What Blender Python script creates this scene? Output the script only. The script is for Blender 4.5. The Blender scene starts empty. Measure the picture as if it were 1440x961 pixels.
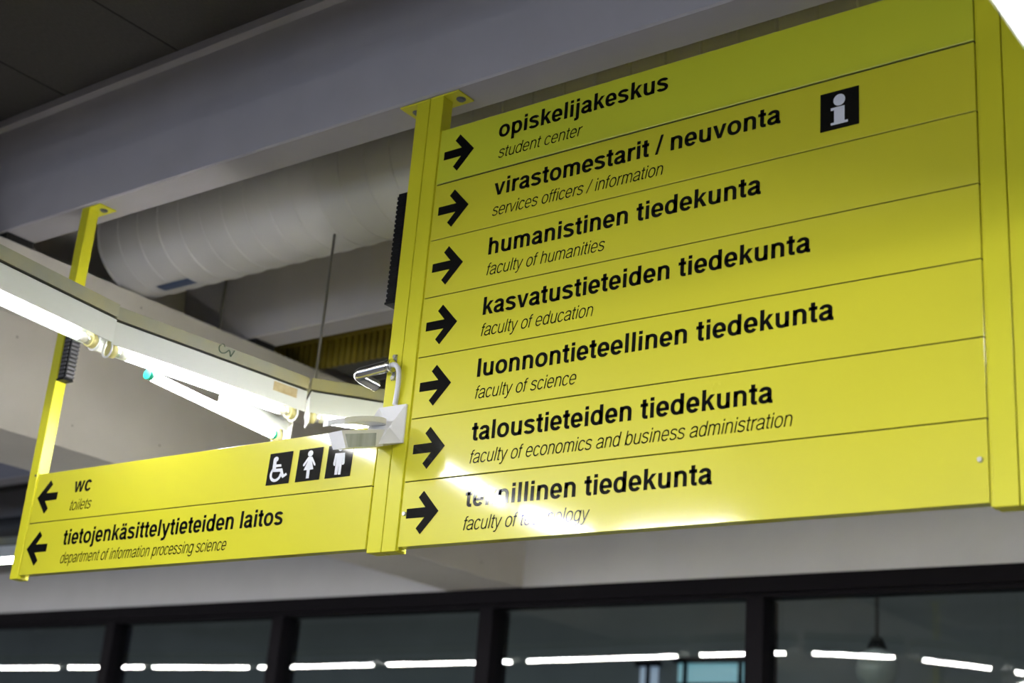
import bpy, bmesh, math, random
from mathutils import Vector, Matrix

random.seed(7)
Z0 = 2.2                      # height of the signs' bottom edge above the floor
scene = bpy.context.scene
COL = scene.collection

# ------------------------------------------------------------------ camera
cam_data = bpy.data.cameras.new('camera')
cam = bpy.data.objects.new('camera', cam_data)
COL.objects.link(cam)
RIGHT = Vector((0.7966602, 0.5992721, 0.0787747))
DOWN = Vector((-0.1414447, 0.3115504, -0.9396434))
FWD = Vector((-0.5876444, 0.7374343, 0.3329636))
CAM = Vector((2.1460503, -2.3418443, -0.6074563 + Z0))
m = Matrix((( RIGHT.x, -DOWN.x, -FWD.x, CAM.x),
            ( RIGHT.y, -DOWN.y, -FWD.y, CAM.y),
            ( RIGHT.z, -DOWN.z, -FWD.z, CAM.z),
            (0, 0, 0, 1)))
cam.matrix_world = m
cam_data.sensor_width = 36.0
cam_data.lens = 1997.07 / 1440.0 * 36.0
cam_data.clip_start = 0.05
cam_data.clip_end = 100
cam_data.dof.use_dof = True
cam_data.dof.focus_distance = 3.25
cam_data.dof.aperture_fstop = 2.8
cam_data.dof.aperture_blades = 9
scene.camera = cam

# ------------------------------------------------------------------ world, exposure
world = bpy.data.worlds.new('world')
scene.world = world
world.use_nodes = True
wb = world.node_tree.nodes['Background']
wb.inputs[0].default_value = (0.62, 0.70, 1.0, 1)
wb.inputs[1].default_value = 0.05
RING_POWER = 105.0
RIGHT_POWER = 320.0
FRONT_POWER = 190.0
LEFT_POWER = 40.0
GREEN_POWER = 80.0        # tube with green end rings, strength tuned for brightness
NEAR_POWER = 44.0         # lamps beside the low sign
REAR_POWER = 310.0         # lamps behind the signs
LINE_POWER = 120.0         # lamps of the rear line
CORNER_POWER = 26.0
FILL_ROW_POWER = 84.0
FILL_ROW_FAR_POWER = 40.0
DAYLIGHT_FILL = 2.6
ROOM_FILL = 70.0
scene.view_settings.view_transform = 'Standard'
scene.view_settings.look = 'None'
scene.view_settings.exposure = 0.17
scene.view_settings.gamma = 1.0
scene.view_settings.use_curve_mapping = False
scene.cycles.use_denoising = True
scene.cycles.max_bounces = 8

# ------------------------------------------------------------------ materials
def new_mat(name):
    mt = bpy.data.materials.new(name)
    mt.use_nodes = True
    return mt, mt.node_tree, mt.node_tree.nodes['Principled BSDF']

def mat(name, col, rough=0.5, metal=0.0, spec=0.5, noise=0.0, scale=8.0, coat=0.0, coat_rough=0.1, bump=0.0, stretch=None, col2=None):
    mt, nt, bs = new_mat(name)
    bs.inputs['Base Color'].default_value = (*col, 1)
    bs.inputs['Roughness'].default_value = rough
    bs.inputs['Metallic'].default_value = metal
    bs.inputs['Specular IOR Level'].default_value = spec
    bs.inputs['Coat Weight'].default_value = coat
    bs.inputs['Coat Roughness'].default_value = coat_rough
    if noise or bump or col2:
        tc = nt.nodes.new('ShaderNodeTexCoord')
        mp = nt.nodes.new('ShaderNodeMapping')
        if stretch: mp.inputs['Scale'].default_value = stretch
        nz = nt.nodes.new('ShaderNodeTexNoise')
        nz.inputs['Scale'].default_value = scale
        nz.inputs['Detail'].default_value = 6
        nt.links.new(tc.outputs['Object'], mp.inputs['Vector'])
        nt.links.new(mp.outputs['Vector'], nz.inputs['Vector'])
        if noise or col2:
            rp = nt.nodes.new('ShaderNodeValToRGB')
            c2 = col2 if col2 else tuple(max(0, c*(1-noise)) for c in col)
            rp.color_ramp.elements[0].position = 0.36
            rp.color_ramp.elements[1].position = 0.64
            rp.color_ramp.elements[0].color = (*c2, 1)
            rp.color_ramp.elements[1].color = (*col, 1)
            nt.links.new(nz.outputs['Fac'], rp.inputs['Fac'])
            nt.links.new(rp.outputs['Color'], bs.inputs['Base Color'])
        if bump:
            bp = nt.nodes.new('ShaderNodeBump')
            bp.inputs['Strength'].default_value = bump
            bp.inputs['Distance'].default_value = 0.004
            nt.links.new(nz.outputs['Fac'], bp.inputs['Height'])
            nt.links.new(bp.outputs['Normal'], bs.inputs['Normal'])
    return mt

def emit(name, col, strength):
    mt, nt, bs = new_mat(name)
    bs.inputs['Base Color'].default_value = (0.9, 0.9, 0.9, 1)
    bs.inputs['Emission Color'].default_value = (*col, 1)
    bs.inputs['Emission Strength'].default_value = strength
    return mt

M = {}
M['yellow'] = mat('yellow_enamel', (0.72, 0.675, 0.030), 0.36, spec=0.45, coat=1.0, coat_rough=0.085, noise=0.02, scale=3)
M['yellow_green'] = mat('greenish_yellow_enamel', (0.67, 0.70, 0.038), 0.36, spec=0.45, coat=1.0, coat_rough=0.085, noise=0.02, scale=3)
M['yellow_post'] = mat('yellow_lacquered_aluminium', (0.71, 0.675, 0.026), 0.36, spec=0.45, noise=0.02, scale=5)
M['black_vinyl'] = mat('black_vinyl', (0.004, 0.004, 0.004), 0.6, spec=0.04, coat=0.75, coat_rough=0.075)
M['white_vinyl'] = mat('white_vinyl', (0.80, 0.81, 0.88), 0.4)
M['concrete_paint'] = mat('white_painted_concrete', (0.45, 0.43, 0.46), 0.62, noise=0.06, scale=6, bump=0.12)
M['bulkhead'] = mat('grey_painted_bulkhead', (0.56, 0.55, 0.565), 0.62, noise=0.05, scale=4, bump=0.08)
M['concrete'] = None
M['ceiling'] = mat('dark_woodwool_panel', (0.065, 0.06, 0.056), 0.9, noise=0.25, scale=60, stretch=(6, 1, 1), bump=0.5)
M['seam'] = mat('black_seam', (0.012, 0.011, 0.010), 0.9)
M['duct'] = mat('pale_grey_duct', (0.52, 0.51, 0.53), 0.42, noise=0.05, scale=3)
M['blue'] = mat('blue_label', (0.02, 0.05, 0.14), 0.5, noise=0.15, scale=30)
M['black_plastic'] = mat('black_plastic', (0.006, 0.006, 0.007), 0.55, spec=0.2)
M['grey_plastic'] = mat('dark_grey_plastic', (0.10, 0.10, 0.11), 0.45)
M['white_plastic'] = mat('white_plastic', (0.90, 0.90, 0.93), 0.38)
M['lens'] = mat('sensor_lens', (0.56, 0.60, 0.64), 0.25, noise=0.3, scale=40, stretch=(1, 1, 0.05))
M['tray'] = mat('white_enamel', (0.80, 0.83, 0.82), 0.35, noise=0.03, scale=6)
M['rail'] = mat('stained_galvanised_steel', (0.46, 0.43, 0.24), 0.42, metal=0.35, col2=(0.36, 0.37, 0.31), scale=5.5, bump=0.05)  # yellow tone mixes zinc stain with the sign's reflection painted in
M['dark_gap'] = mat('dark_gap', (0.012, 0.012, 0.014), 0.8)
M['cream'] = mat('cream_lampholder', (0.62, 0.55, 0.24), 0.45)
M['sticker'] = mat('aged_cream_sticker', (0.62, 0.52, 0.30), 0.6, col2=(0.50, 0.38, 0.20), scale=40)
M['marker'] = mat('green_marker_ink', (0.01, 0.07, 0.04), 0.6)
M['cap'] = mat('aluminium_cap', (0.75, 0.75, 0.74), 0.3, metal=0.8)
M['green'] = mat('green_tube_ring', (0.0, 0.30, 0.20), 0.35)
M['glass_end'] = mat('frosted_tube_end', (0.85, 0.84, 0.80), 0.35)
M['chrome'] = mat('galvanised_conduit', (0.80, 0.81, 0.82), 0.2, metal=1.0, noise=0.1, scale=40)
M['screw'] = mat('steel_screw', (0.55, 0.55, 0.56), 0.3, metal=1.0)
M['bolt'] = mat('dark_steel_bolt', (0.16, 0.17, 0.19), 0.4, metal=0.7)
M['cable'] = mat('pale_grey_cable', (0.72, 0.72, 0.78), 0.45)
M['rod'] = mat('grey_steel_rod', (0.16, 0.15, 0.14), 0.5, metal=0.4)
M['frame'] = mat('black_window_frame', (0.006, 0.005, 0.007), 0.6, spec=0.05, noise=0.1, scale=4)
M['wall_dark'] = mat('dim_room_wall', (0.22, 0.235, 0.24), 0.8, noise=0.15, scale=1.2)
M['wall_pale'] = mat('pale_wall', (0.5, 0.5, 0.5), 0.8)
M['floor'] = mat('grey_stone_floor', (0.21, 0.20, 0.195), 0.5, noise=0.1, scale=4)
M['globe'] = mat('frosted_globe', (0.24, 0.255, 0.255), 0.25)
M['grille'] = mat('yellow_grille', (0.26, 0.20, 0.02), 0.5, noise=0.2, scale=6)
M['duct_dark'] = mat('dark_duct_steel', (0.07, 0.07, 0.07), 0.5)
_tubes = {}
def tube_mat(power):
    if power not in _tubes:
        _tubes[power] = emit('lit_fluorescent_tube', (1.0, 0.985, 0.93), power)
    return _tubes[power]
M['window_light'] = emit('daylight_window', (0.62, 0.74, 1.0), DAYLIGHT_FILL)
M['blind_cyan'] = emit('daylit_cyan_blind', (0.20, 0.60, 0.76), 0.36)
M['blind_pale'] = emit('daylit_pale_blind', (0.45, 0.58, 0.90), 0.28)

def concrete_mat():
    mt, nt, bs = new_mat('cast_concrete_with_air_holes')
    bs.inputs['Roughness'].default_value = 0.75
    tc = nt.nodes.new('ShaderNodeTexCoord')
    nz = nt.nodes.new('ShaderNodeTexNoise'); nz.inputs['Scale'].default_value = 2.5; nz.inputs['Detail'].default_value = 8
    rp = nt.nodes.new('ShaderNodeValToRGB')
    rp.color_ramp.elements[0].position = 0.3; rp.color_ramp.elements[0].color = (0.58, 0.545, 0.50, 1)
    rp.color_ramp.elements[1].position = 0.7; rp.color_ramp.elements[1].color = (0.68, 0.64, 0.59, 1)
    vo = nt.nodes.new('ShaderNodeTexVoronoi'); vo.inputs['Scale'].default_value = 11
    wn = nt.nodes.new('ShaderNodeTexNoise'); wn.inputs['Scale'].default_value = 3.3
    th = nt.nodes.new('ShaderNodeMath'); th.operation = 'MULTIPLY'; th.inputs[1].default_value = 0.11
    lt = nt.nodes.new('ShaderNodeMath'); lt.operation = 'LESS_THAN'
    mx = nt.nodes.new('ShaderNodeMix'); mx.data_type = 'RGBA'
    mx.inputs[7].default_value = (0.34, 0.31, 0.28, 1)
    nt.links.new(tc.outputs['Object'], nz.inputs['Vector'])
    nt.links.new(tc.outputs['Object'], vo.inputs['Vector'])
    nt.links.new(tc.outputs['Object'], wn.inputs['Vector'])
    nt.links.new(nz.outputs['Fac'], rp.inputs['Fac'])
    nt.links.new(wn.outputs['Fac'], th.inputs[0])
    nt.links.new(vo.outputs['Distance'], lt.inputs[0])
    nt.links.new(th.outputs[0], lt.inputs[1])
    nt.links.new(lt.outputs[0], mx.inputs[0])
    nt.links.new(rp.outputs['Color'], mx.inputs[6])
    nt.links.new(mx.outputs[2], bs.inputs['Base Color'])
    return mt
M['concrete'] = concrete_mat()

def glass_mat():
    mt = bpy.data.materials.new('clear_glazing')
    mt.use_nodes = True
    nt = mt.node_tree
    nt.nodes.clear()
    out = nt.nodes.new('ShaderNodeOutputMaterial')
    fr = nt.nodes.new('ShaderNodeFresnel'); fr.inputs['IOR'].default_value = 1.52
    tr = nt.nodes.new('ShaderNodeBsdfTransparent'); tr.inputs['Color'].default_value = (0.90, 0.95, 0.93, 1)
    gl = nt.nodes.new('ShaderNodeBsdfGlossy'); gl.inputs['Roughness'].default_value = 0.0
    mx = nt.nodes.new('ShaderNodeMixShader')
    ge = nt.nodes.new('ShaderNodeNewGeometry')
    inv = nt.nodes.new('ShaderNodeMath'); inv.operation = 'SUBTRACT'; inv.inputs[0].default_value = 1.0
    k1 = nt.nodes.new('ShaderNodeMath'); k1.operation = 'MULTIPLY'; k1.inputs[1].default_value = 1.7
    k2 = nt.nodes.new('ShaderNodeMath'); k2.operation = 'MULTIPLY'; k2.use_clamp = True
    nt.links.new(ge.outputs['Backfacing'], inv.inputs[1])
    nt.links.new(fr.outputs[0], k1.inputs[0])
    nt.links.new(k1.outputs[0], k2.inputs[0])
    nt.links.new(inv.outputs[0], k2.inputs[1])
    nt.links.new(k2.outputs[0], mx.inputs[0])
    nt.links.new(tr.outputs[0], mx.inputs[1])
    nt.links.new(gl.outputs[0], mx.inputs[2])
    nt.links.new(mx.outputs[0], out.inputs[0])
    return mt
M['glass'] = glass_mat()

# ------------------------------------------------------------------ helpers (coordinates: z = 0 is the signs' bottom edge)
def P(x, y, z):
    return Vector((x, y, z + Z0))

class MB:
    def __init__(self):
        self.bm = bmesh.new()
    def poly(self, pts):
        vs = [self.bm.verts.new(P(*p)) for p in pts]
        try: return self.bm.faces.new(vs)
        except ValueError: return None
    def hexa(self, pts):            # 8 points: bottom loop 4, top loop 4
        v = [self.bm.verts.new(P(*p)) for p in pts]
        for f in ((0,3,2,1),(4,5,6,7),(0,1,5,4),(1,2,6,5),(2,3,7,6),(3,0,4,7)):
            self.bm.faces.new([v[i] for i in f])
        return self
    def box(self, x0, x1, y0, y1, z0, z1, bevel=0.0):
        v = [self.bm.verts.new(P(x, y, z)) for z in (z0, z1) for x, y in ((x0,y0),(x1,y0),(x1,y1),(x0,y1))]
        fs = [self.bm.faces.new([v[i] for i in f]) for f in ((0,3,2,1),(4,5,6,7),(0,1,5,4),(1,2,6,5),(2,3,7,6),(3,0,4,7))]
        if bevel:
            es = list({e for f in fs for e in f.edges})
            bmesh.ops.bevel(self.bm, geom=es, offset=bevel, segments=2, profile=0.5, affect='EDGES')
        return self
    def prism(self, prof, a, b, u, r):
        """profile of (side, height) swept from a to b (x,y pairs); r is the sideways direction"""
        loops = []
        for q in (a, b):
            loops.append([self.bm.verts.new(P(q[0] + r[0]*s, q[1] + r[1]*s, h)) for s, h in prof])
        n = len(prof)
        for i in range(n):
            j = (i+1) % n
            self.bm.faces.new([loops[0][i], loops[0][j], loops[1][j], loops[1][i]])
        self.bm.faces.new(loops[0][::-1])
        self.bm.faces.new(loops[1])
        return self
    def tube(self, path, rad, n=14, cap=True):
        """round tube along a path; rad is a number or one radius per point"""
        pts = [P(*p) for p in path]
        rings = []
        prev = None
        for i, p in enumerate(pts):
            if i == 0: d = pts[1] - pts[0]
            elif i == len(pts)-1: d = pts[-1] - pts[-2]
            else: d = (pts[i+1]-p).normalized() + (p-pts[i-1]).normalized()
            if d.length < 1e-9: d = pts[min(i+1, len(pts)-1)] - pts[max(i-1, 0)]
            if d.length < 1e-9: d = prev_d
            d.normalize(); prev_d = d
            if prev is None:
                ref = Vector((0,0,1)) if abs(d.z) < 0.9 else Vector((1,0,0))
                s = d.cross(ref).normalized()
            else:
                s = (prev - d*prev.dot(d)).normalized()
            prev = s
            t = d.cross(s)
            rr = rad[i] if isinstance(rad, (list, tuple)) else rad
            rings.append([self.bm.verts.new(p + (s*math.cos(2*math.pi*k/n) + t*math.sin(2*math.pi*k/n))*rr) for k in range(n)])
        for a, b in zip(rings, rings[1:]):
            for k in range(n):
                f = self.bm.faces.new([a[k], a[(k+1)%n], b[(k+1)%n], b[k]]); f.smooth = True
        if cap:
            self.bm.faces.new(rings[0][::-1]); self.bm.faces.new(rings[-1])
        return self
    def ball(self, c, r, sx=1, sy=1, sz=1):
        mt = Matrix.Translation(P(*c)) @ Matrix.Diagonal((r*sx, r*sy, r*sz, 1))
        g = bmesh.ops.create_uvsphere(self.bm, u_segments=28, v_segments=18, radius=1, matrix=mt)
        for v in g['verts']:
            for f in v.link_faces: f.smooth = True
        return self
    def build(self, name, material, parent=None, label=None):
        bmesh.ops.recalc_face_normals(self.bm, faces=self.bm.faces)
        me = bpy.data.meshes.new(name)
        self.bm.to_mesh(me); self.bm.free()
        me.materials.append(material)
        o = bpy.data.objects.new(name, me)
        COL.objects.link(o)
        if parent is not None:
            o.parent = parent
            base = parent.location if parent.type == 'EMPTY' else Vector((0, 0, 0))
            o.matrix_parent_inverse = Matrix.Translation(-base)
        if label: o['label'] = label
        return o

def tag(o, label, cat, group=None):
    o['label'] = label; o['category'] = cat
    if group: o['group'] = group
    return o
def thing(name, loc, label, cat, group=None):
    o = bpy.data.objects.new(name, None)
    o.empty_display_size = 0.05
    COL.objects.link(o)
    o.location = P(*loc)
    return tag(o, label, cat, group)
def struct(o):
    o['kind'] = 'structure'
    return o

# ================================================================== THE SETTING
YG = 3.5                       # plane of the glazed partition
ZB = 0.637                     # underside of girder and bulkhead
ZC = 1.55                      # ceiling
ZF = -Z0
# floor
struct(MB().box(-26, 7, -9, 9, ZF-0.1, ZF).build('floor', M['floor']))
# ceiling slab with board seams between the ribs
cm = MB().box(-12, 7, -9, YG-0.005, ZC, ZC+0.12)
ceil_o = struct(cm.build('ceiling', M['ceiling']))
sm = MB()
k = -12
for i in range(34):
    x = -1.03 + (i-18)*0.553
    sm.box(x-0.003, x+0.003, -5.0, YG, ZC-0.0012, ZC+0.01)
struct(sm.build('trim_1', M['seam']))
# concrete girder across the room, with the ledge that carries the ribs
def girder():
    b = MB()
    prof = [(-2.77, ZB), (-2.30, ZB), (-2.30, 1.055), (-1.872, 1.055), (-1.872, 1.133), (-2.30, 1.133), (-2.30, ZC),
            (-2.77, ZC), (-2.77, 1.133), (-3.19, 1.133), (-3.19, 1.055), (-2.77, 1.055)]
    b.prism([(x, z) for x, z in prof], (0, -6.0), (0, YG), None, (1, 0))
    return struct(b.build('beam_girder', M['concrete']))
girder()
# ribs of the floor slab above
def rib(y, x0, x1, name):
    b = MB()
    prof = [(-0.006, 1.156), (0.100, 1.156), (0.104, 1.160), (0.135, ZC), (-0.075, ZC), (-0.075, ZC-0.028), (-0.052, ZC-0.034), (-0.030, 1.362), (-0.012, 1.160)]
    b.prism(prof, (x0, y), (x1, y), None, (0, 1))
    return struct(b.build(name, M['concrete_paint']))
for i, y in enumerate((-2.24, -1.12, 0.0, 1.115, 2.235)):
    rib(y, -2.2995, 6.5, 'beam_rib')
    struct(MB().box(-1.955, -1.868, y-0.004, y+0.098, 1.1335, 1.1558).build('beam_bearing', M['seam']))
for i, y in enumerate((0.0, 1.115, 2.235)):
    rib(y, -11.5, -2.7705, 'beam_rib_beyond_girder')
# bulkhead over the glazing
bw = MB()
bw.box(-12, 6.5, YG-0.005, YG+0.2, ZB, 2.3)
struct(bw.build('wall_bulkhead', M['bulkhead']))
# glazing: header, mullions, panes
fb = MB().box(-12, 6.5, YG-0.05, YG+0.06, ZB-0.078, ZB-0.0005, 0.004)
struct(fb.build('trim_2', M['frame']))
fb = MB().box(-12, 6.5, YG-0.03, YG+0.06, ZB-0.100, ZB-0.078, 0.003)
struct(fb.build('trim_3', M['frame']))
MULL = [-8.66, -7.11, -5.575, -4.03, -2.483, -0.932, 0.615, 2.16]
for i, x in enumerate(MULL):
    b = MB().box(x-0.046, x+0.046, YG-0.06, YG+0.09, ZF, ZB-0.1, 0.004)
    struct(b.build('trim_%d' % (4+i), M['frame']))
ed = [-10.2] + MULL + [3.7]
for i in range(len(ed)-1):
    g = MB().poly([(ed[i]+0.046, YG+0.004, ZF), (ed[i+1]-0.046, YG+0.004, ZF), (ed[i+1]-0.046, YG+0.004, ZB-0.1), (ed[i]+0.046, YG+0.004, ZB-0.1)])
    gm = MB(); gm.box(ed[i]+0.046, ed[i+1]-0.046, YG, YG+0.008, ZF, ZB-0.1)
    struct(gm.build('window_%d' % (i+1), M['glass']))
# the dim room beyond the glass
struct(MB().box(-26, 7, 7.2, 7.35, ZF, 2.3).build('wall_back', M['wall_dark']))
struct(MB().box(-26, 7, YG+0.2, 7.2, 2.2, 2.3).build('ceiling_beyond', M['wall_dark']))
la = bpy.data.lights.new('room_lamp', 'AREA'); la.shape = 'RECTANGLE'; la.size = 22; la.size_y = 1.2  # area fill added to brighten the dim room, no fixture there
la.energy = ROOM_FILL; la.color = (0.92, 0.96, 1.0)
lo = bpy.data.objects.new('room_lamp', la); COL.objects.link(lo); lo.location = P(-9.0, 4.9, 2.15)
# unseen wall behind the camera with an added glowing daylight pane
ww = MB().box(-11, 6.5, -8.9, -8.8, 0.0, ZC)
struct(ww.build('wall_front', M['wall_pale']))
struct(MB().box(-11, 6.5, -8.9, -8.8, ZF, -1.5).build('wall_front_below_window', M['wall_pale']))
struct(MB().box(-11, 6.5, -8.87, -8.85, -1.5, 0.0).build('window_20', M['window_light']))

# ================================================================== LETTERING
def sgnpow(v, e):
    return math.copysign(abs(v)**e, v)
def arc(cx, cy, rx, ry, a0, a1, n=18, e=2.3):
    out = []
    for i in range(n+1):
        a = math.radians(a0 + (a1-a0)*i/n)
        out.append((cx + rx*sgnpow(math.cos(a), 2/e), cy + ry*sgnpow(math.sin(a), 2/e)))
    return out
def bez(p0, p1, p2, p3, n=14):
    out = []
    for i in range(n+1):
        t = i/n; s = 1-t
        out.append(tuple(s**3*a + 3*s*s*t*b + 3*s*t*t*c + t**3*d for a, b, c, d in zip(p0, p1, p2, p3)))
    return out
def join(*ps):
    out = []
    for p in ps:
        for q in p:
            if not out or math.hypot(q[0]-out[-1][0], q[1]-out[-1][1]) > 0.5: out.append(q)
    return out

def glyph(ch, bold):
    """one letter of a plain grotesque alphabet in 1/1000 em: (advance, strokes [(path, closed)], polygons)"""
    s, t = (148, 118) if bold else (75, 66)
    xh, asc, dsc, ov = 532, 718, 207, 14
    A, B = s/2, t/2
    top, bot = xh + ov - B, -ov + B
    mid = xh/2
    st, po = [], []
    def V(x, y0, y1): po.append([(x-A, y0), (x+A, y0), (x+A, y1), (x-A, y1)])
    def H(x0, x1, y): po.append([(x0, y-B), (x1, y-B), (x1, y+B), (x0, y+B)])
    def bowl(L, R):
        st.append((arc((L+R)/2, mid, (R-L)/2-A, mid+ov-B, 0, 360, 44, 2.25)[:-1], True))
    def dot(x, w=None):
        w = w or A
        po.append([(x-w, asc-(122 if bold else 92)), (x+w, asc-(122 if bold else 92)), (x+w, asc), (x-w, asc)])
    W = lambda b, l: b if bold else l
    if ch == 'o':
        bowl(W(34, 36), W(578, 520)); adv = W(611, 556)
    elif ch == 'c':
        L, R = W(34, 32), W(536, 492)
        st.append((arc((L+R)/2, mid, (R-L)/2-A, mid+ov-B, 33, 327, 40, 2.3), False)); adv = W(556, 500)
    elif ch == 'e':
        L, R = W(26, 40), W(530, 516)
        cx, rx, ry = (L+R)/2, (R-L)/2-A, mid+ov-B
        yb = mid - W(18, 4)
        st.append((join([(cx+rx, yb)], arc(cx, mid, rx, ry, 0, 322, 44, 2.3)), False))
        po.append([(cx-rx, yb-B*0.9), (cx+rx+A*0.92, yb-B*0.9), (cx+rx+A*0.92, yb+B*0.9), (cx-rx, yb+B*0.9)])
        adv = 556
    elif ch in 'aä':
        L, R = W(30, 38), W(527, 528)
        sx = R - A - W(34, 34)
        cxt = (L + 16 + A + sx)/2
        rxt = (sx - L - 16 - A)/2
        st.append((join(arc(cxt, xh*0.70, rxt, top-xh*0.70, 172, 0, 20, 2.3), [(sx, xh*0.4), (sx, W(95, 70))], bez((sx, W(95, 70)), (sx, W(45, 30)), (sx+14, W(36, B)), (R+4, W(42, B-2)), 6)), False))
        yb = xh*0.575
        st.append((join(bez((sx, yb+6), (sx-40, yb-26), (cxt-10, yb-30), (cxt-60, yb-50), 10),
                        bez((cxt-60, yb-50), (L+A+8, yb-72), (L+A, xh*0.36), (L+A, xh*0.27), 10),
                        bez((L+A, xh*0.27), (L+A, bot+18), (cxt-70, bot), (cxt-30, bot), 10),
                        bez((cxt-30, bot), (cxt+60, bot), (sx-4, bot+60), (sx, xh*0.36), 12)), False))
        if ch == 'ä':
            for dx in (-88, 88):
                w = W(62, 40); x = (L+R)/2 + dx
                po.append([(x-w, 602), (x+w, 602), (x+w, 718), (x-w, 718)])
        adv = 556
    elif ch in 'bp':
        x = W(66, 60) + A
        V(x, 0 if ch == 'b' else -dsc, asc if ch == 'b' else xh)
        bowl(W(72, 62), W(578, 517)); adv = W(611, 556)
    elif ch == 'd':
        x = W(545, 497) - A
        V(x, 0, asc); bowl(W(34, 36), W(540, 495)); adv = W(611, 556)
    elif ch == 'g':
        x = W(547, 494) - A
        V(x, 0, xh); bowl(W(34, 40), W(543, 492))
        cx = (W(50, 58) + A + x)/2
        st.append((join([(x, 40), (x, -40)], arc(cx, -60, x-cx, dsc+8-B-60, 0, -170, 20, 2.3)), False)); adv = W(611, 556)
    elif ch in 'nh':
        x0, x1 = W(66, 66) + A, W(546, 491) - A
        V(x0, 0, xh if ch == 'n' else asc)
        st.append((join(arc((x0+x1)/2, xh*0.60, (x1-x0)/2, top-xh*0.60, 180, 0, 26, 2.35), [(x1, 0)]), False)); adv = W(611, 556)
    elif ch == 'u':
        x0, x1 = W(66, 66) + A, W(546, 491) - A
        V(x1, 0, xh)
        st.append((join([(x0, xh)], arc((x0+x1)/2, xh*0.40, (x1-x0)/2, xh*0.40-bot, 180, 360, 26, 2.35)), False)); adv = W(611, 556)
    elif ch == 'm':
        x0, x2 = W(64, 65) + A, W(826, 769) - A
        x1 = (x0+x2)/2
        V(x0, 0, xh)
        for a, b in ((x0, x1), (x1, x2)):
            st.append((join(arc((a+b)/2, xh*0.62, (b-a)/2, top-xh*0.62, 180, 0, 24, 2.35), [(b, 0)]), False))
        adv = W(889, 833)
    elif ch == 'r':
        x0 = W(64, 70) + A
        V(x0, 0, xh)
        rx = W(373, 330) - x0
        st.append((arc(x0+rx, xh*0.58, rx, xh+6-B-xh*0.58, 180, 88, 16, 2.3), False)); adv = W(389, 333)
    elif ch == 'i':
        x = W(69, 80) + A; V(x, 0, xh); dot(x); adv = W(278, 222)
    elif ch == 'l':
        x = W(69, 80) + A; V(x, 0, asc); adv = W(278, 222)
    elif ch == 'j':
        x = W(69, 80) + A; dot(x)
        st.append((join([(x, xh), (x, -90)], bez((x, -90), (x, -dsc+B), (x-30, -dsc+B), (W(4, -10), -dsc+B+3), 8)), False)); adv = W(278, 222)
    elif ch == 'k':
        x = W(66, 68) + A; V(x, 0, asc)
        po.append([(204, 322), (378, 532), (546, 532), (356, 335), (562, 0), (396, 0), (262, 238), (204, 178)] if bold else
                  [(128, 270), (385, 523), (466, 523), (266, 326), (490, 0), (412, 0), (222, 281), (128, 194)])
        adv = W(556, 500)
    elif ch == 's':
        L, R = W(32, 34), W(519, 466)
        cx, r = (L+R)/2, (R-L)/2-A
        yt, yb = xh*0.735, xh*0.265
        st.append((join(arc(cx, yt, r-4, top-yt, 12, 180, 18, 2.3),
                        bez((cx-r+4, yt), (cx-r+4, xh*0.515), (cx+r, xh*0.575), (cx+r, yb), 18),
                        arc(cx, yb, r, yb-bot, 0, -170, 18, 2.3)), False)); adv = W(556, 500)
    elif ch == 't':
        x = W(88, 92) + A
        st.append((join([(x, W(676, 668)), (x, 150)], bez((x, 150), (x, W(50, 26)), (x+30, W(44, B-4)), (W(312, 258), W(48, B-2)), 10)), False))
        H(W(10, 14), W(309, 257), xh-B*0.95); adv = W(333, 278)
    elif ch == 'f':
        x = W(88, 88) + A
        st.append((join([(x, 0), (x, 560)], bez((x, 560), (x, asc-B+2), (x+40, asc-B+6), (W(322, 266), asc-B+4), 10)), False))
        H(W(10, 14), W(318, 262), xh-B*0.95); adv = W(333, 278)
    elif ch == 'v':
        po.append([(12, 532), (163, 532), (281, 158), (398, 532), (544, 532), (353, 0), (205, 0)] if bold else
                  [(8, 523), (76, 523), (251, 84), (424, 523), (492, 523), (284, 0), (216, 0)]); adv = W(556, 500)
    elif ch == 'w':
        po.append([(10, 532), (155, 532), (230, 170), (312, 532), (465, 532), (550, 170), (626, 532), (769, 532), (624, 0), (480, 0), (389, 345), (300, 0), (155, 0)])
        adv = 778
    elif ch == 'y':
        if bold:
            po.append([(10, 532), (163, 532), (340, 20), (215, 0)])
            st.append((join([(468, 532), (300, 20)], bez((300, 20), (268, -80), (245, -dsc+B-4), (150, -dsc+B-4), 8), [(60, -dsc+B+2)]), False)); adv = 556
        else:
            po.append([(11, 523), (80, 523), (275, 40), (222, 2)])
            st.append((join([(455, 523), (262, 20)], bez((262, 20), (222, -110), (200, -dsc+B-4), (130, -dsc+B-4), 8), [(50, -dsc+B+2)]), False)); adv = 500
    elif ch == '/':
        po.append([(-30, -14), (W(80, 42), -14), (W(306, 300), 737), (W(196, 228), 737)]); adv = 278
    else:
        adv = 278
    return adv, st, po, A, B

def nib(path, closed, a, b):
    n = len(path)
    L, R = [], []
    for i in range(n):
        if closed: p, q = path[i-1], path[(i+1) % n]
        else: p, q = path[max(i-1, 0)], path[min(i+1, n-1)]
        dx, dy = q[0]-p[0], q[1]-p[1]
        l = math.hypot(dx, dy) or 1
        nx, ny = -dy/l, dx/l
        d = math.hypot(a*nx, b*ny) or 1
        ox, oy = a*a*nx/d, b*b*ny/d
        L.append((path[i][0]+ox, path[i][1]+oy)); R.append((path[i][0]-ox, path[i][1]-oy))
    quads = []
    for i in range(n if closed else n-1):
        j = (i+1) % n
        quads.append([L[i], L[j], R[j], R[i]])
    return quads

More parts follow.
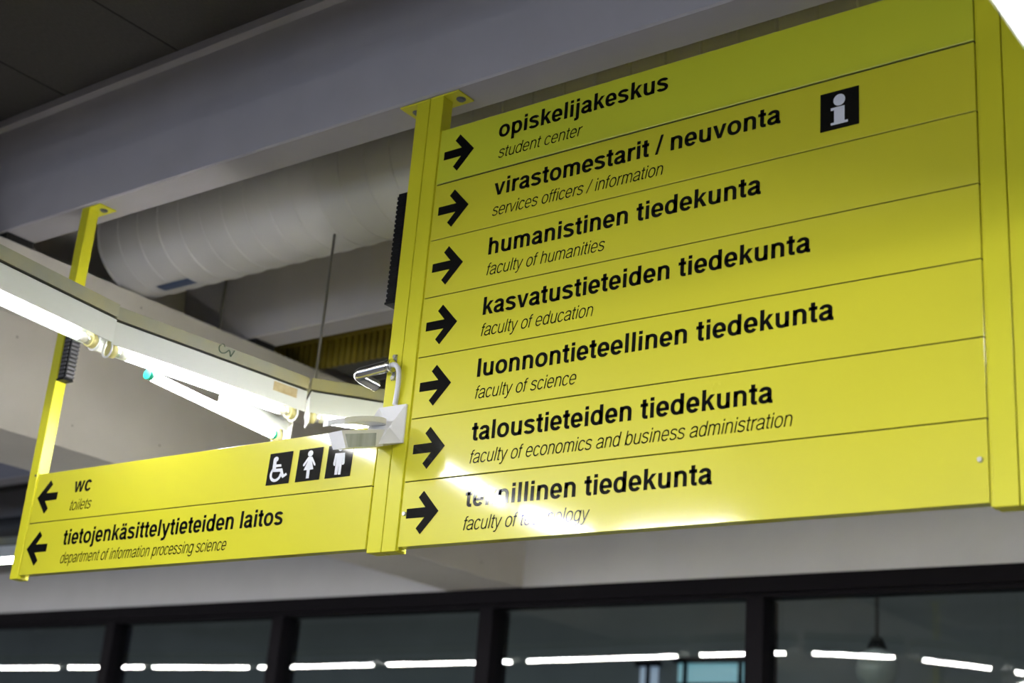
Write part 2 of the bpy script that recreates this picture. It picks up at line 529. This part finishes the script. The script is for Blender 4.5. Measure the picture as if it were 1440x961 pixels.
def lettering(text, name, x0, x1, zbase, em, bold, parent, yface=-0.0008, track=0):
    """black foil letters on the plane of the sign; the ink reaches exactly from x0 to x1"""
    polys, pen, word = [], 0.0, 0
    sh = 0.0 if bold else math.tan(math.radians(12))
    for ch in text:
        if ch == ' ' and bold: word += 1
        adv, st, po, A, B = glyph(ch, bold)
        for path, closed in st:
            for q in nib(path, closed, A, B): polys.append((word, [(x+pen+y*sh, y) for x, y in q]))
        for q in po: polys.append((word, [(x+pen+y*sh, y) for x, y in q]))
        pen += adv + track
    lo = min(x for w, q in polys for x, y in q); hi = max(x for w, q in polys for x, y in q)
    kx = (x1-x0)/(hi-lo); kz = em/1000.0
    for k in range(word+1):
        b = MB()
        for w, q in polys:
            if w == k: b.poly([(x0+(x-lo)*kx, yface, zbase+y*kz) for x, y in q])
        b.build(name, M['black_vinyl'], parent)

# ================================================================== THE SIGNS
ROW = 0.15
W = 1.3405
TH = 0.026
def panel(x0, x1, row_top, row_bot, parent, gt=0.0012, gb=0.0012, material=None, y=0.0):
    return MB().box(x0+0.0017, x1-0.0017, y, TH, row_bot+gb, row_top-gt, 0.0009).build('sign_panel', material or M['yellow'], parent)
def arrow(x, z, flip, parent):
    pts = [(0.0946, 0), (0.0463, 0.0498), (0.0325, 0.0355), (0.0547, 0.0115), (0.0002, 0.0112)]
    pts = pts + [(a, -b) for a, b in pts[:0:-1]]
    b = MB()
    b.poly([(x + (-a if flip else a), -0.0008, z+c) for a, c in pts])
    return b.build('arrow', M['black_vinyl'], parent)
def post(x0, x1, ztop, parent, zbot=-0.009, lip=True):
    """extruded post with a shallow groove on either side of its flat face"""
    b = MB()
    b.box(x0+0.0006, x1-0.0006, -0.0012, 0.036, zbot, ztop, 0.0016)
    return b.build('post', M['yellow_post'], parent)
def plate(x0, x1, parent, bolts):
    p = MB().box(x0, x1, -0.002, 0.060, 1.1515, 1.1555, 0.0008).build('mounting_plate', M['yellow_post'], parent)
    for bx, by in bolts:
        h = MB().tube([(bx, by, 1.1465), (bx, by, 1.1515)], 0.0095, 6)
        h.tube([(bx, by, 1.1500), (bx, by, 1.1516)], 0.0125, 16)
        h.build('bolt', M['bolt'], p)
    return p
ZP = 1.1516
big = thing('directory_sign', (0.67, 0.015, 0), 'tall yellow seven-row directory sign hanging from the white rib, its arrows pointing right', 'sign')
small = thing('direction_sign', (-0.77, 0.015, 0), 'low yellow two-row sign for toilets and a department, its arrows pointing left', 'sign')

post(-0.0470, -0.0030, ZP, big)
post(W+0.0050, W+0.0490, ZP, big)
post(W+0.0500, W+0.0940, ZP, big)
plate(-0.046, 0.045, big, [(0.024, 0.034)])
plate(W+0.004, W+0.135, big, [(W+0.112, 0.034)])
# narrow side channels that hold the panels
for x0, x1 in ((-0.0036, 0.0006), (W-0.0004, W+0.0052)):
    MB().box(x0, x1, 0.0050, 0.030, -0.006, 1.055).build('edge_channel', M['yellow_post'], big)

ROWS = [
    ('opiskelijakeskus', 0.1870, 0.6590, 'student center', 0.1915, 0.4345),
    ('virastomestarit / neuvonta', 0.1885, 0.9350, 'services officers / information', 0.1890, 0.6565),
    ('humanistinen tiedekunta', 0.1880, 0.8935, 'faculty of humanities', 0.1885, 0.5160),
    ('kasvatustieteiden tiedekunta', 0.1880, 1.0045, 'faculty of education', 0.1885, 0.4960),
    ('luonnontieteellinen tiedekunta', 0.1880, 1.0540, 'faculty of science', 0.1880, 0.4635),
    ('taloustieteiden tiedekunta', 0.1880, 0.9290, 'faculty of economics and business administration', 0.1895, 0.9710),
    ('teknillinen tiedekunta', 0.1870, 0.8020, 'faculty of technology', 0.1885, 0.5195),
]
EM_B, EM_L = 0.0608, 0.0425
big_panels = []
for r, (fi, a, b_, en, c, d) in enumerate(ROWS):
    zt, zb = (7-r)*ROW, (6-r)*ROW
    gt = 0.0022 if r == 1 else (0.0012 if r else 0.0)
    gb = 0.0022 if r == 0 else 0.0012
    pn = panel(0.0, W, zt, zb, big, gt, gb if r < 6 else 0.0, M['yellow_green'] if r == 0 else M['yellow'])
    big_panels.append(pn)
    dz = 0.006 if r == 0 else (0.0015 if r == 1 else 0.0)
    lettering(fi, 'finnish_lettering', a, b_, zb+0.0782+dz, EM_B, True, pn)
    lettering(en, 'english_lettering', c, d, zb+0.0262+dz*0.4, EM_L, False, pn)
    arrow(0.0182, zb+0.0750, False, pn)
# dark seams seen between the rows
for r in range(1, 7):
    g = 0.0022 if r == 1 else 0.0013
    MB().box(0.001, W-0.001, 0.004, TH-0.003, (7-r)*ROW-g, (7-r)*ROW+g).build('row_seam', M['seam'], big)
# countersunk screws in the bottom row
for x, z in ((0.0125, 0.0755), (W-0.0150, 0.0765)):
    s = MB().tube([(x, -0.0045, z), (x, 0.001, z)], [0.0045, 0.0055], 16)
    s.build('screw', M['screw'], big_panels[6])

def disc_pts(cx, cz, rx, rz, n=28, a0=0, a1=360):
    return [(cx+rx*math.cos(math.radians(a0+(a1-a0)*i/n)), cz+rz*math.sin(math.radians(a0+(a1-a0)*i/n))) for i in range(n if a1-a0 == 360 else n+1)]
def flat(b, pts, y): b.poly([(x, y, z) for x, z in pts])
def ribbon(b, pts, w, y):
    for q in nib([p for p in pts], False, w, w): flat(b, q, y)

# information pictogram
zr = 5*ROW
pic = MB(); flat(pic, [(1.0236, zr+0.0330), (1.1065, zr+0.0330), (1.1065, zr+0.1190), (1.0236, zr+0.1190)], -0.0008)
pic = pic.build('pictogram', M['black_vinyl'], big_panels[1])
b = MB()
flat(b, disc_pts(1.0647, zr+0.0973, 0.0127, 0.0130), -0.0013)
flat(b, [(1.0466, zr+0.0432), (1.0832, zr+0.0432), (1.0832, zr+0.0486), (1.0760, zr+0.0486), (1.0760, zr+0.0822), (1.0466, zr+0.0822), (1.0466, zr+0.0762), (1.0536, zr+0.0762), (1.0536, zr+0.0486), (1.0466, zr+0.0486)], -0.0013)
o = b.build('information_symbol', M['white_vinyl'], big_panels[1])

# ---- the low sign
XL, XR = -1.4376, -0.0965
post(-1.4765, -1.4372, ZP, small)
post(-0.0925, -0.0482, ZP, small)
plate(-1.475, -1.385, small, [(-1.412, 0.034)])
plate(-0.150, -0.049, small, [(-0.122, 0.034)])
for x0, x1 in ((-1.4378, -1.4352), (-0.0972, -0.0920)):
    MB().box(x0, x1, 0.0050, 0.030, -0.006, 0.302).build('edge_channel', M['yellow_post'], small)
lp = []
for r, (fi, a, b_, en, c, d) in enumerate([('wc', -1.2525, -1.1755, 'toilets', -1.2520, -1.1580),
                                           ('tietojenkäsittelytieteiden laitos', -1.2545, -0.3825, 'department of information processing science', -1.2500, -0.5730)]):
    zt, zb = (2-r)*ROW, (1-r)*ROW
    pn = panel(XL+0.0015, XR, zt-(0.0 if r else 0.0015), zb, small)
    lp.append(pn)
    lettering(fi, 'finnish_lettering', a, b_, zb+0.0775, EM_B, True, pn)
    lettering(en, 'english_lettering', c, d, zb+0.0258, EM_L, False, pn)
    arrow(-1.3245, zb+0.0745, True, pn)
MB().box(XL+0.003, XR-0.002, 0.004, TH-0.003, ROW-0.0014, ROW+0.0014).build('row_seam', M['seam'], small)

def square(x0, x1):
    b = MB(); flat(b, [(x0, ROW+0.0305), (x1, ROW+0.0305), (x1, ROW+0.1128), (x0, ROW+0.1128)], -0.0008)
    return b.build('pictogram', M['black_vinyl'], lp[0])
square(-0.4612, -0.3802); square(-0.3583, -0.2762); square(-0.2580, -0.1745)
YS = -0.0013
z = ROW
b = MB()            # wheelchair user
flat(b, disc_pts(-0.4373, z+0.0966, 0.0086, 0.0066), YS)
flat(b, [(-0.4460, z+0.0945), (-0.4345, z+0.0945), (-0.4338, z+0.0828), (-0.4160, z+0.0820), (-0.4140, z+0.0756), (-0.4328, z+0.0758), (-0.4325, z+0.0716), (-0.4102, z+0.0708), (-0.4015, z+0.0540), (-0.3938, z+0.0582), (-0.3898, z+0.0522), (-0.4035, z+0.0452), (-0.4080, z+0.0478), (-0.4160, z+0.0628), (-0.4390, z+0.0640), (-0.4450, z+0.0660)], YS)
ribbon(b, [(-0.4300+0.0176*math.cos(math.radians(a)), z+0.0578+0.0165*math.sin(math.radians(a))) for a in range(128, 366, 8)], 0.0037, YS)
b.build('wheelchair_symbol', M['white_vinyl'], lp[0])
b = MB()            # woman
flat(b, disc_pts(-0.3180, z+0.0998, 0.0088, 0.0080), YS)
flat(b, [(-0.3242, z+0.0918), (-0.3100, z+0.0912), (-0.2962, z+0.0722), (-0.2952, z+0.0672), (-0.2998, z+0.0676), (-0.3098, z+0.0815), (-0.3005, z+0.0586), (-0.3122, z+0.0580), (-0.3112, z+0.0366), (-0.3216, z+0.0370), (-0.3226, z+0.0584), (-0.3336, z+0.0588), (-0.3226, z+0.0826), (-0.3334, z+0.0690), (-0.3378, z+0.0694), (-0.3382, z+0.0740)], YS)
b.build('woman_symbol', M['white_vinyl'], lp[0])
b = MB()            # man
flat(b, disc_pts(-0.2166, z+0.1040, 0.0085, 0.0078), YS)
flat(b, [(-0.2329, z+0.0920), (-0.2006, z+0.0905), (-0.1976, z+0.0640), (-0.2010, z+0.0603), (-0.2056, z+0.0609), (-0.2066, z+0.0800), (-0.2058, z+0.0367), (-0.2146, z+0.0369), (-0.2160, z+0.0610), (-0.2168, z+0.0371), (-0.2262, z+0.0376), (-0.2272, z+0.0820), (-0.2280, z+0.0600), (-0.2330, z+0.0612), (-0.2350, z+0.0660)], YS)
b.build('man_symbol', M['white_vinyl'], lp[0])
# the upper slat of the low sign is tilted back to bring a tube's reflection onto it
pv = P(0, 0, ROW)
lp[0].matrix_basis = Matrix.Translation(pv) @ Matrix.Rotation(math.radians(-1.9), 4, 'X') @ Matrix.Translation(-pv)
# small bolt head on the low post
MB().tube([(-1.444, -0.003, 0.293), (-1.444, 0.0, 0.293)], 0.0035, 10).build('screw', M['bolt'], small)

# slotted cable ducts on the posts
def comb(x0, x1, y0, y1, z0, z1, side, label):
    t = thing('slotted_cable_duct', ((x0+x1)/2, (y0+y1)/2, z0), label, 'cable duct')
    MB().box(x0, x1, y0, y1, z0, z1, 0.001).build('channel', M['black_plastic'], t)
    f = MB()
    n = int((z1-z0)/0.0125)
    for i in range(n):
        zz = z0 + 0.004 + i*0.0125
        xe = x0-0.005 if side < 0 else x1
        f.box(xe, xe+0.005, y0+0.002, y1-0.001, zz, zz+0.0075)
        f.box(x0+0.004, x1-0.004, y0-0.0025, y0, zz, zz+0.0075)
    f.build('finger_strip', M['black_plastic'] if side < 0 else M['grey_plastic'], t)
    MB().box(x0-(0.003 if side < 0 else 0), x1+(0.003 if side > 0 else 0), y0-0.004, y1, z0-0.006, z0, 0.001).build('end_clip', M['black_plastic'], t)
comb(-0.1230, -0.0936, 0.002, 0.034, 0.612, 0.905, -1, 'long black slotted cable duct on the double post between the two signs')
comb(-1.4360, -1.4034, 0.002, 0.034, 0.590, 0.80, 1, 'short black slotted cable duct on the slim post, just below the lit tubes')

# ================================================================== SENSOR, CONDUIT
sn = thing('motion_sensor', (-0.055, -0.03, 0.29), 'white motion sensor box fixed to the post between the two yellow signs', 'motion sensor')
MB().box(-0.0975, -0.0115, -0.0075, -0.0014, 0.243, 0.3375, 0.001).build('base_plate', M['white_plastic'], sn)
b = MB()
b.hexa([(-0.0970, -0.0076, 0.2435), (-0.0120, -0.0076, 0.2435), (-0.0380, -0.0560, 0.2290), (-0.0880, -0.0560, 0.2290),
        (-0.0970, -0.0076, 0.3370), (-0.0120, -0.0076, 0.3370), (-0.0350, -0.0330, 0.2760), (-0.0900, -0.0400, 0.2920)])
b.build('wedge_body', M['white_plastic'], sn)
hd = MB()
hd.hexa([(-0.088, -0.150, 0.1960), (-0.040, -0.158, 0.1930), (-0.040, -0.040, 0.2290), (-0.088, -0.040, 0.2290),
         (-0.088, -0.172, 0.2290), (-0.040, -0.178, 0.2290), (-0.040, -0.040, 0.2690), (-0.088, -0.040, 0.2740)])
hd.build('sensor_head', M['white_plastic'], sn)
ln = MB()
ln.hexa([(-0.0395, -0.152, 0.1965), (-0.0385, -0.152, 0.1965), (-0.0385, -0.066, 0.2225), (-0.0395, -0.066, 0.2225),
         (-0.0395, -0.166, 0.2235), (-0.0385, -0.166, 0.2235), (-0.0385, -0.068, 0.2530), (-0.0395, -0.068, 0.2530)])
ln.build('lens_window', M['lens'], sn)
hb = MB()
n = 12
prof = []
for i in range(n+1):
    t_ = i/n
    y = -0.206 + t_*0.182
    zz = 0.2325 + 0.050*(1-(1-t_)**1.7)
    prof.append((y, zz))
for side in range(n):
    (ya, za), (yb, zb) = prof[side], prof[side+1]
    ta, tb = side/n, (side+1)/n
    wa = 0.031*(min(1, (0.25+ta*4)) if ta < 0.25 else (1 if ta < 0.8 else math.sqrt(max(0.05, 1-((ta-0.8)/0.2)**2))))
    wb_ = 0.031*(min(1, (0.25+tb*4)) if tb < 0.25 else (1 if tb < 0.8 else math.sqrt(max(0.05, 1-((tb-0.8)/0.2)**2))))
    hb.hexa([(-0.064-wa, ya, za), (-0.064+wa, ya, za), (-0.064+wb_, yb, zb), (-0.064-wb_, yb, zb),
             (-0.064-wa*0.97, ya, za+0.013), (-0.064+wa*0.97, ya, za+0.013), (-0.064+wb_*0.97, yb, zb+0.013), (-0.064-wb_*0.97, yb, zb+0.013)])
hb.build('hood', M['white_plastic'], sn)

def smooth_path(pts, sub=8):
    out = []
    for i in range(len(pts)-1):
        p0, p1, p2, p3 = pts[max(i-1, 0)], pts[i], pts[i+1], pts[min(i+2, len(pts)-1)]
        for k in range(sub):
            t = k/sub
            out.append(tuple(0.5*((2*b)+(-a+c)*t+(2*a-5*b+4*c-d)*t*t+(-a+3*b-3*c+d)*t**3) for a, b, c, d in zip(p0, p1, p2, p3)))
    out.append(pts[-1])
    return out
cd = thing('metal_conduit', (-0.12, 0.0, 0.43), 'shiny bent steel conduit clamped to the double post above the sensor', 'conduit')
path = smooth_path([(-0.058, -0.019, 0.4350), (-0.090, -0.019, 0.4337), (-0.130, -0.019, 0.4308), (-0.158, -0.018, 0.4288), (-0.173, -0.008, 0.4272), (-0.177, 0.012, 0.4250), (-0.174, 0.036, 0.4220), (-0.172, 0.052, 0.4200)])
MB().tube(path, 0.0142, 20).build('pipe', M['chrome'], cd)
cl = MB()
cl.tube([(-0.072, -0.019, 0.4344), (-0.060, -0.019, 0.4349)], 0.0166, 20)
cl.box(-0.0720, -0.0600, -0.0050, -0.0014, 0.4020, 0.4670, 0.0008)
clo = cl.build('saddle_clamp', M['chrome'], cd)
for zz in (0.4080, 0.4610):
    MB().tube([(-0.066, -0.010, zz), (-0.066, -0.005, zz)], [0.0048, 0.0060], 12).build('clamp_screw', M['screw'], cd)
cb = MB().tube(smooth_path([(-0.062, -0.019, 0.4350), (-0.050, -0.020, 0.4345), (-0.0405, -0.017, 0.4230), (-0.0400, -0.013, 0.4000), (-0.0430, -0.010, 0.3700), (-0.0455, -0.010, 0.3380)]), 0.0062, 12)
tag(cb.build('sensor_cable', M['cable']), 'pale grey cable running from the steel conduit down into the motion sensor', 'cable')

# ================================================================== LIGHT FITTINGS
LIP = 0.532
def fitting(p0, p1, label, group=None, zc=0.53, ext=(0.045, 0.045), rail=True, detail=True, plates=(False, False), green=False, power=NEAR_POWER):
    u = Vector((p1[0]-p0[0], p1[1]-p0[1])); L = u.length; u.normalize()
    r = Vector((u.y, -u.x))
    dz = zc - 0.53
    def at(s, side=0.0): return (p0[0]+u.x*s+r.x*side, p0[1]+u.y*s+r.y*side)
    def at3(s, side, zz): return (*at(s, side), zz+dz)
    mid = at(L/2)
    t = thing('fluorescent_light', (mid[0], mid[1], 0.6+dz), label, 'light fitting', group)
    a, b_ = at(-ext[0]), at(L+ext[1])
    wd = 0.047 if rail else 0.024
    if rail:
        MB().prism([(-wd, 0.6015), (wd, 0.6015), (wd, 0.637), (-wd, 0.637)], a, b_, u, r).build('steel_rail', M['rail'], t, 'stained grey steel rail')
        MB().prism([(-wd+0.010, 0.593), (wd-0.010, 0.593), (wd-0.010, 0.602), (-wd+0.010, 0.602)], a, b_, u, r).build('shadow_gap', M['dark_gap'], t)
        prof = [(-wd, 0.594), (-wd, LIP), (-wd+0.004, LIP), (-wd+0.005, 0.557), (wd-0.005, 0.557), (wd-0.004, LIP), (wd, LIP), (wd, 0.594)]
    else:
        prof = [(-wd, 0.578+dz), (-wd, 0.549+dz), (-wd+0.004, 0.549+dz), (-wd+0.006, 0.561+dz), (wd-0.006, 0.561+dz), (wd-0.004, 0.549+dz), (wd, 0.549+dz), (wd, 0.578+dz)]
    tr0 = at(-ext[0]+0.002) if rail else at(0.57*L)
    MB().prism(prof, tr0, at(L+ext[1]-0.002), u, r).build('white_tray', M['tray'], t)
    e = 0.040 if not green else 0.016
    MB().tube([at3(e, 0, 0.53), at3(L-e, 0, 0.53)], 0.013, 14).build('lit_tube', tube_mat(power), t)
    for s0, s1, q0, q1 in ((0.0, 0.014, 0.014, e), (L, L-0.014, L-0.014, L-e)):
        if green:
            MB().tube([at3(s0, 0, 0.53), at3(q1, 0, 0.53)], 0.0138, 16).build('tube_ring', M['green'], t, 'green end ring')
        else:
            MB().tube([at3(s0, 0, 0.53), at3(s1, 0, 0.53)], 0.0132, 16).build('tube_cap', M['cap'], t)
            MB().tube([at3(q0, 0, 0.53), at3(q1, 0, 0.53)], 0.0129, 16).build('tube_end', M['glass_end'], t)
    if detail:
        for s, sg in ((0.0, -1), (L, 1)):
            if green and sg < 0: continue
            h = MB()
            h.tube([at3(s-0.001*sg, 0, 0.53), at3(s+0.016*sg, 0, 0.53)], 0.0185, 20)
            zt = 0.5575 if rail else 0.562
            ax, bx = s+0.001*sg, s+0.015*sg
            h.hexa([at3(ax, -0.014, 0.53), at3(bx, -0.014, 0.53), at3(bx, 0.014, 0.53), at3(ax, 0.014, 0.53),
                    at3(ax, -0.014, zt), at3(bx, -0.014, zt), at3(bx, 0.014, zt), at3(ax, 0.014, zt)])
            lh = h.build('lampholder', M['cream'], t, 'yellowed cream lampholder')
            c = MB()
            ring = [at3(s+0.020*sg, 0.021*math.cos(a_), 0.53+0.021*math.sin(a_)) for a_ in [math.radians(d) for d in range(-200, 21, 20)]]
            c.tube([at3(s+0.020*sg, -0.016, 0.558)] + ring + [at3(s+0.020*sg, 0.020, 0.558)], 0.0028, 8)
            c.build('wire_clip', M['white_plastic'], lh)
        if rail:
            MB().tube([at3(0.075, 0.028, 0.543), at3(0.075, 0.028, 0.558)], [0.0085, 0.0095], 14).build('starter', M['white_plastic'], t)
    for on, s in zip(plates, (-ext[0]+0.006, L+ext[1]-0.006)):
        if on:
            MB().hexa([at3(s-0.002, -0.030, 0.502), at3(s+0.002, -0.030, 0.502), at3(s+0.002, 0.036, 0.502), at3(s-0.002, 0.036, 0.502),
                       at3(s-0.002, -0.040, 0.597), at3(s+0.002, -0.040, 0.597), at3(s+0.002, 0.042, 0.597), at3(s-0.002, 0.042, 0.597)]).build('end_plate', M['white_plastic'], t)
    return t, at3

G1 = 'fluorescent fittings forming the light ring through the signs'
G2 = 'fluorescent fittings of the rear line mirrored in the dark glazing'
fitting((-0.780, -0.890), (-0.874, -0.297), 'lit fluorescent tube fitting cut by the photo edge, passing in front of the slim post', None, power=LEFT_POWER, ext=(0.040, 0.040))
fb_, at3 = fitting((-0.8919, -0.2033), (-0.8474, 0.3943), 'lit fluorescent tube fitting with green marker scribble on its stained steel rail', None, ext=(0.040, 0.026), plates=(False, False))
# marker scribble and aged sticker on that fitting
sc = MB()
S = 0.0476
def onrail(s, zz): return at3(s, S, zz)
scr = [[(0.312, 0.634), (0.306, 0.640), (0.297, 0.636), (0.293, 0.627), (0.296, 0.618), (0.304, 0.614), (0.314, 0.617), (0.322, 0.624), (0.327, 0.629), (0.331, 0.624), (0.335, 0.613), (0.340, 0.622), (0.346, 0.633)]]
for line in scr:
    q = smooth_path([(a, b) for a, b in line], 5)
    sc.tube([onrail(a, b) for a, b in q], 0.0013, 6)
sc.build('marker_scribble', M['marker'], fb_, 'green marker scribble')
st = MB()
st.hexa([at3(0.498, 0.0471, 0.5625), at3(0.585, 0.0471, 0.5625), at3(0.585, 0.0478, 0.5625), at3(0.498, 0.0478, 0.5625),
         at3(0.498, 0.0471, 0.590), at3(0.585, 0.0471, 0.590), at3(0.585, 0.0478, 0.590), at3(0.498, 0.0478, 0.590)])
st.build('rating_sticker', M['sticker'], fb_, 'aged cream rating sticker')
fitting((-0.8133, 0.4693), (-0.4530, 0.9490), 'lit fluorescent tube fitting disappearing behind the double post beside the motion sensor', None, ext=(0.026, 0.0), plates=(True, False))
fitting((-0.8800, -0.0950), (-0.9893, 0.4823), 'lower lit fluorescent tube with green end rings, hanging just above the toilets sign', None, zc=0.50, power=GREEN_POWER, ext=(0.0, 0.035), rail=False, green=True, plates=(False, True))
# right side of the ring, in front of the tall sign
fitting((1.6365, -0.430), (1.6415, -1.030), 'lit fluorescent tube fitting crossing the top right corner before the tall sign', None, power=CORNER_POWER)
LR = 'lit fluorescent tube fitting of the ring seen only as a gloss streak on the signs'
for a, b_ in (((-0.925, -1.560), (-0.800, -0.975)), ((-0.940, -2.140), (-0.945, -1.640)), ((-0.280, -2.170), (-0.870, -2.165)), ((1.560, -1.700), (1.600, -1.110))):
    fitting(a, b_, LR, 'ring fittings seen only as streaks on the gloss', detail=False, ext=(0.016, 0.016), power=RIGHT_POWER if a[0] > 1 else (FRONT_POWER if b_[1] < -1.62 else RING_POWER))
LB = 'lit fluorescent tube fitting of the ring hidden behind the tall yellow sign'
for a, b_ in (((-0.370, 1.000), (0.210, 1.120)), ((0.290, 1.120), (0.870, 1.020)), ((0.950, 0.980), (1.420, 0.610)), ((1.465, 0.560), (1.570, 0.090))):
    fitting(a, b_, LB, 'ring fittings hidden behind the tall sign', detail=False, ext=(0.012, 0.012), power=REAR_POWER)
LH = 'lit fluorescent tube fitting of the hall rows in front of the tall sign'
for y_ in (-3.5, -5.0):  # out-of-view tube rows added to light the sign fronts
    for i in range(5):
        fitting((-0.4+1.4*i, y_), (0.8+1.4*i, y_), LH, 'hall rows lighting the front of the signs', detail=False, power=FILL_ROW_POWER if i < 2 else FILL_ROW_FAR_POWER)
LM = 'lit fluorescent tube fitting seen as a bright dash mirrored in the dark glazing'
CH = [((-0.510, 1.053), (-0.586, 1.202)), ((-0.624, 1.288), (-0.928, 1.689)), ((-0.986, 1.746), (-1.454, 1.968)), ((-1.530, 1.975), (-2.180, 1.932)),
      ((-2.275, 1.911), (-3.560, 1.774)), ((-3.627, 1.762), (-4.877, 1.682)), ((-4.930, 1.685), (-6.278, 1.604)), ((-6.316, 1.605), (-7.459, 1.678)), ((-7.478, 1.695), (-8.545, 1.708)), ((-8.612, 1.710), (-9.800, 1.745))]
for k, (a, b_) in enumerate(CH):
    t_, at3 = fitting(a, b_, LM, G2, detail=False, power=LINE_POWER, ext=(0.015, 0.015))
    if k in (0, 3):
        rx, ry = ((-0.548, 1.127), None, None, (-1.6, 1.970))[k]
        MB().tube([(rx, ry, 0.636), (rx, ry, ZC)], 0.0042, 10).build('hanger_rod', M['rod'], t_)

# ================================================================== DUCT, RODS, SERVICES
du = thing('ventilation_duct', (0.5, 0.55, 1.337), 'large round pale grey ventilation duct with ring seams above the signs', 'duct')
b = MB()
path, rad = [], []
x = -1.905
path.append((x, 0.55, 1.337)); rad.append(0.196)
seam = [-1.9 + 0.1055*i for i in range(60)]
for xs in seam:
    for dx, dr in ((-0.006, 0.0), (-0.0052, 0.0), (-0.003, 0.0032), (0.003, 0.0032), (0.0052, 0.0), (0.006, 0.0)):
        path.append((xs+dx, 0.55, 1.337)); rad.append(0.1985+dr)
b.tube(path, rad, 64)
b.build('duct_body', M['duct'], du)
lb = MB()
N = 8
for i in range(N):
    a0, a1 = (math.radians(-97.0+12.5*k/N) for k in (i, i+1))
    p = [(-1.752, a0), (-1.583, a0), (-1.583, a1), (-1.752, a1)]
    lb.poly([(xx, 0.55+0.2026*math.cos(a), 1.337+0.2026*math.sin(a)) for xx, a in p])
lb.build('label', M['blue'], du, 'dark blue label')

r = MB().tube([(-0.862, 0.500, 0.637), (-0.862, 0.500, 1.145)], 0.0042, 10)
tag(r.build('hanger_rod', M['rod']), 'thin grey hanger rod rising from the light rail to the round duct', 'hanger rod')
r = MB().tube([(-1.95, 0.992, 1.133), (-1.95, 0.992, 1.55)], 0.0065, 10)
tag(r.build('riser_pipe', M['rod']), 'thin dark vertical pipe standing on the girder ledge behind the round duct', 'pipe')

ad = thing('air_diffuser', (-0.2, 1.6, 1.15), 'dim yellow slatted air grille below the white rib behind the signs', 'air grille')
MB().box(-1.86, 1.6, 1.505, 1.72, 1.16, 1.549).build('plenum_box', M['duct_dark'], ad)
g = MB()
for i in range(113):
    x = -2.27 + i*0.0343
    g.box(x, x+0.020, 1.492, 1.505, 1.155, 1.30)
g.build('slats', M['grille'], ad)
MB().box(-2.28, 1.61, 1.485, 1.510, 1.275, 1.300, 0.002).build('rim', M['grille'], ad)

# services in the bay beyond the girder
r = MB().tube([(-11, 2.75, 1.02), (-3.0, 2.75, 1.02)], 0.075, 20)
tag(r.build('service_pipe', M['duct_dark']), 'dark thick service pipe in the shaded bay behind the slim left post', 'pipe')
r = MB().box(-11, -3.0, 3.15, 3.45, 0.92, 0.96, 0.003)
tag(r.build('cable_tray', M['rod']), 'grey cable tray along the wall in the shaded bay behind the slim left post', 'cable tray')

# ================================================================== BEYOND THE GLASS
gl = thing('pendant_lamp', (-1.02, 5.0, 0.45), 'unlit frosted globe pendant lamp hanging in the dark room behind the glazing', 'pendant lamp')
MB().ball((-1.02, 5.0, 0.435), 0.112).build('globe', M['globe'], gl)
MB().tube([(-1.02, 5.0, 0.54), (-1.02, 5.0, 0.60)], [0.055, 0.030], 20).build('canopy_cup', M['black_plastic'], gl)
MB().tube([(-1.02, 5.0, 0.60), (-1.02, 5.0, 2.2)], 0.012, 10).build('stem', M['rod'], gl)

def far_window(x0, x1, zt, n, material, bars):
    y = 7.19
    w = MB()
    hgt = 0.155
    o = MB().box(x0, x1, y-0.01, y, -0.6, zt).build('window_%d' % n, material)
    struct(o)
    f = MB()
    f.box(x0-0.03, x1+0.03, y-0.05, y-0.010, zt, zt+0.04)
    for xx in bars: f.box(xx-0.012, xx+0.012, y-0.04, y-0.010, -0.6, zt)
    for k in range(8): f.box(x0, x1, y-0.04, y-0.010, zt-0.16-0.17*k-0.012, zt-0.16-0.17*k+0.012)
    struct(f.build('trim_%d' % n, M['frame']))
far_window(-3.56, -2.83, 0.792, 31, M['blind_cyan'], (-3.49, -3.02))
far_window(-3.90, -3.74, 0.770, 32, M['blind_pale'], (-3.82,))
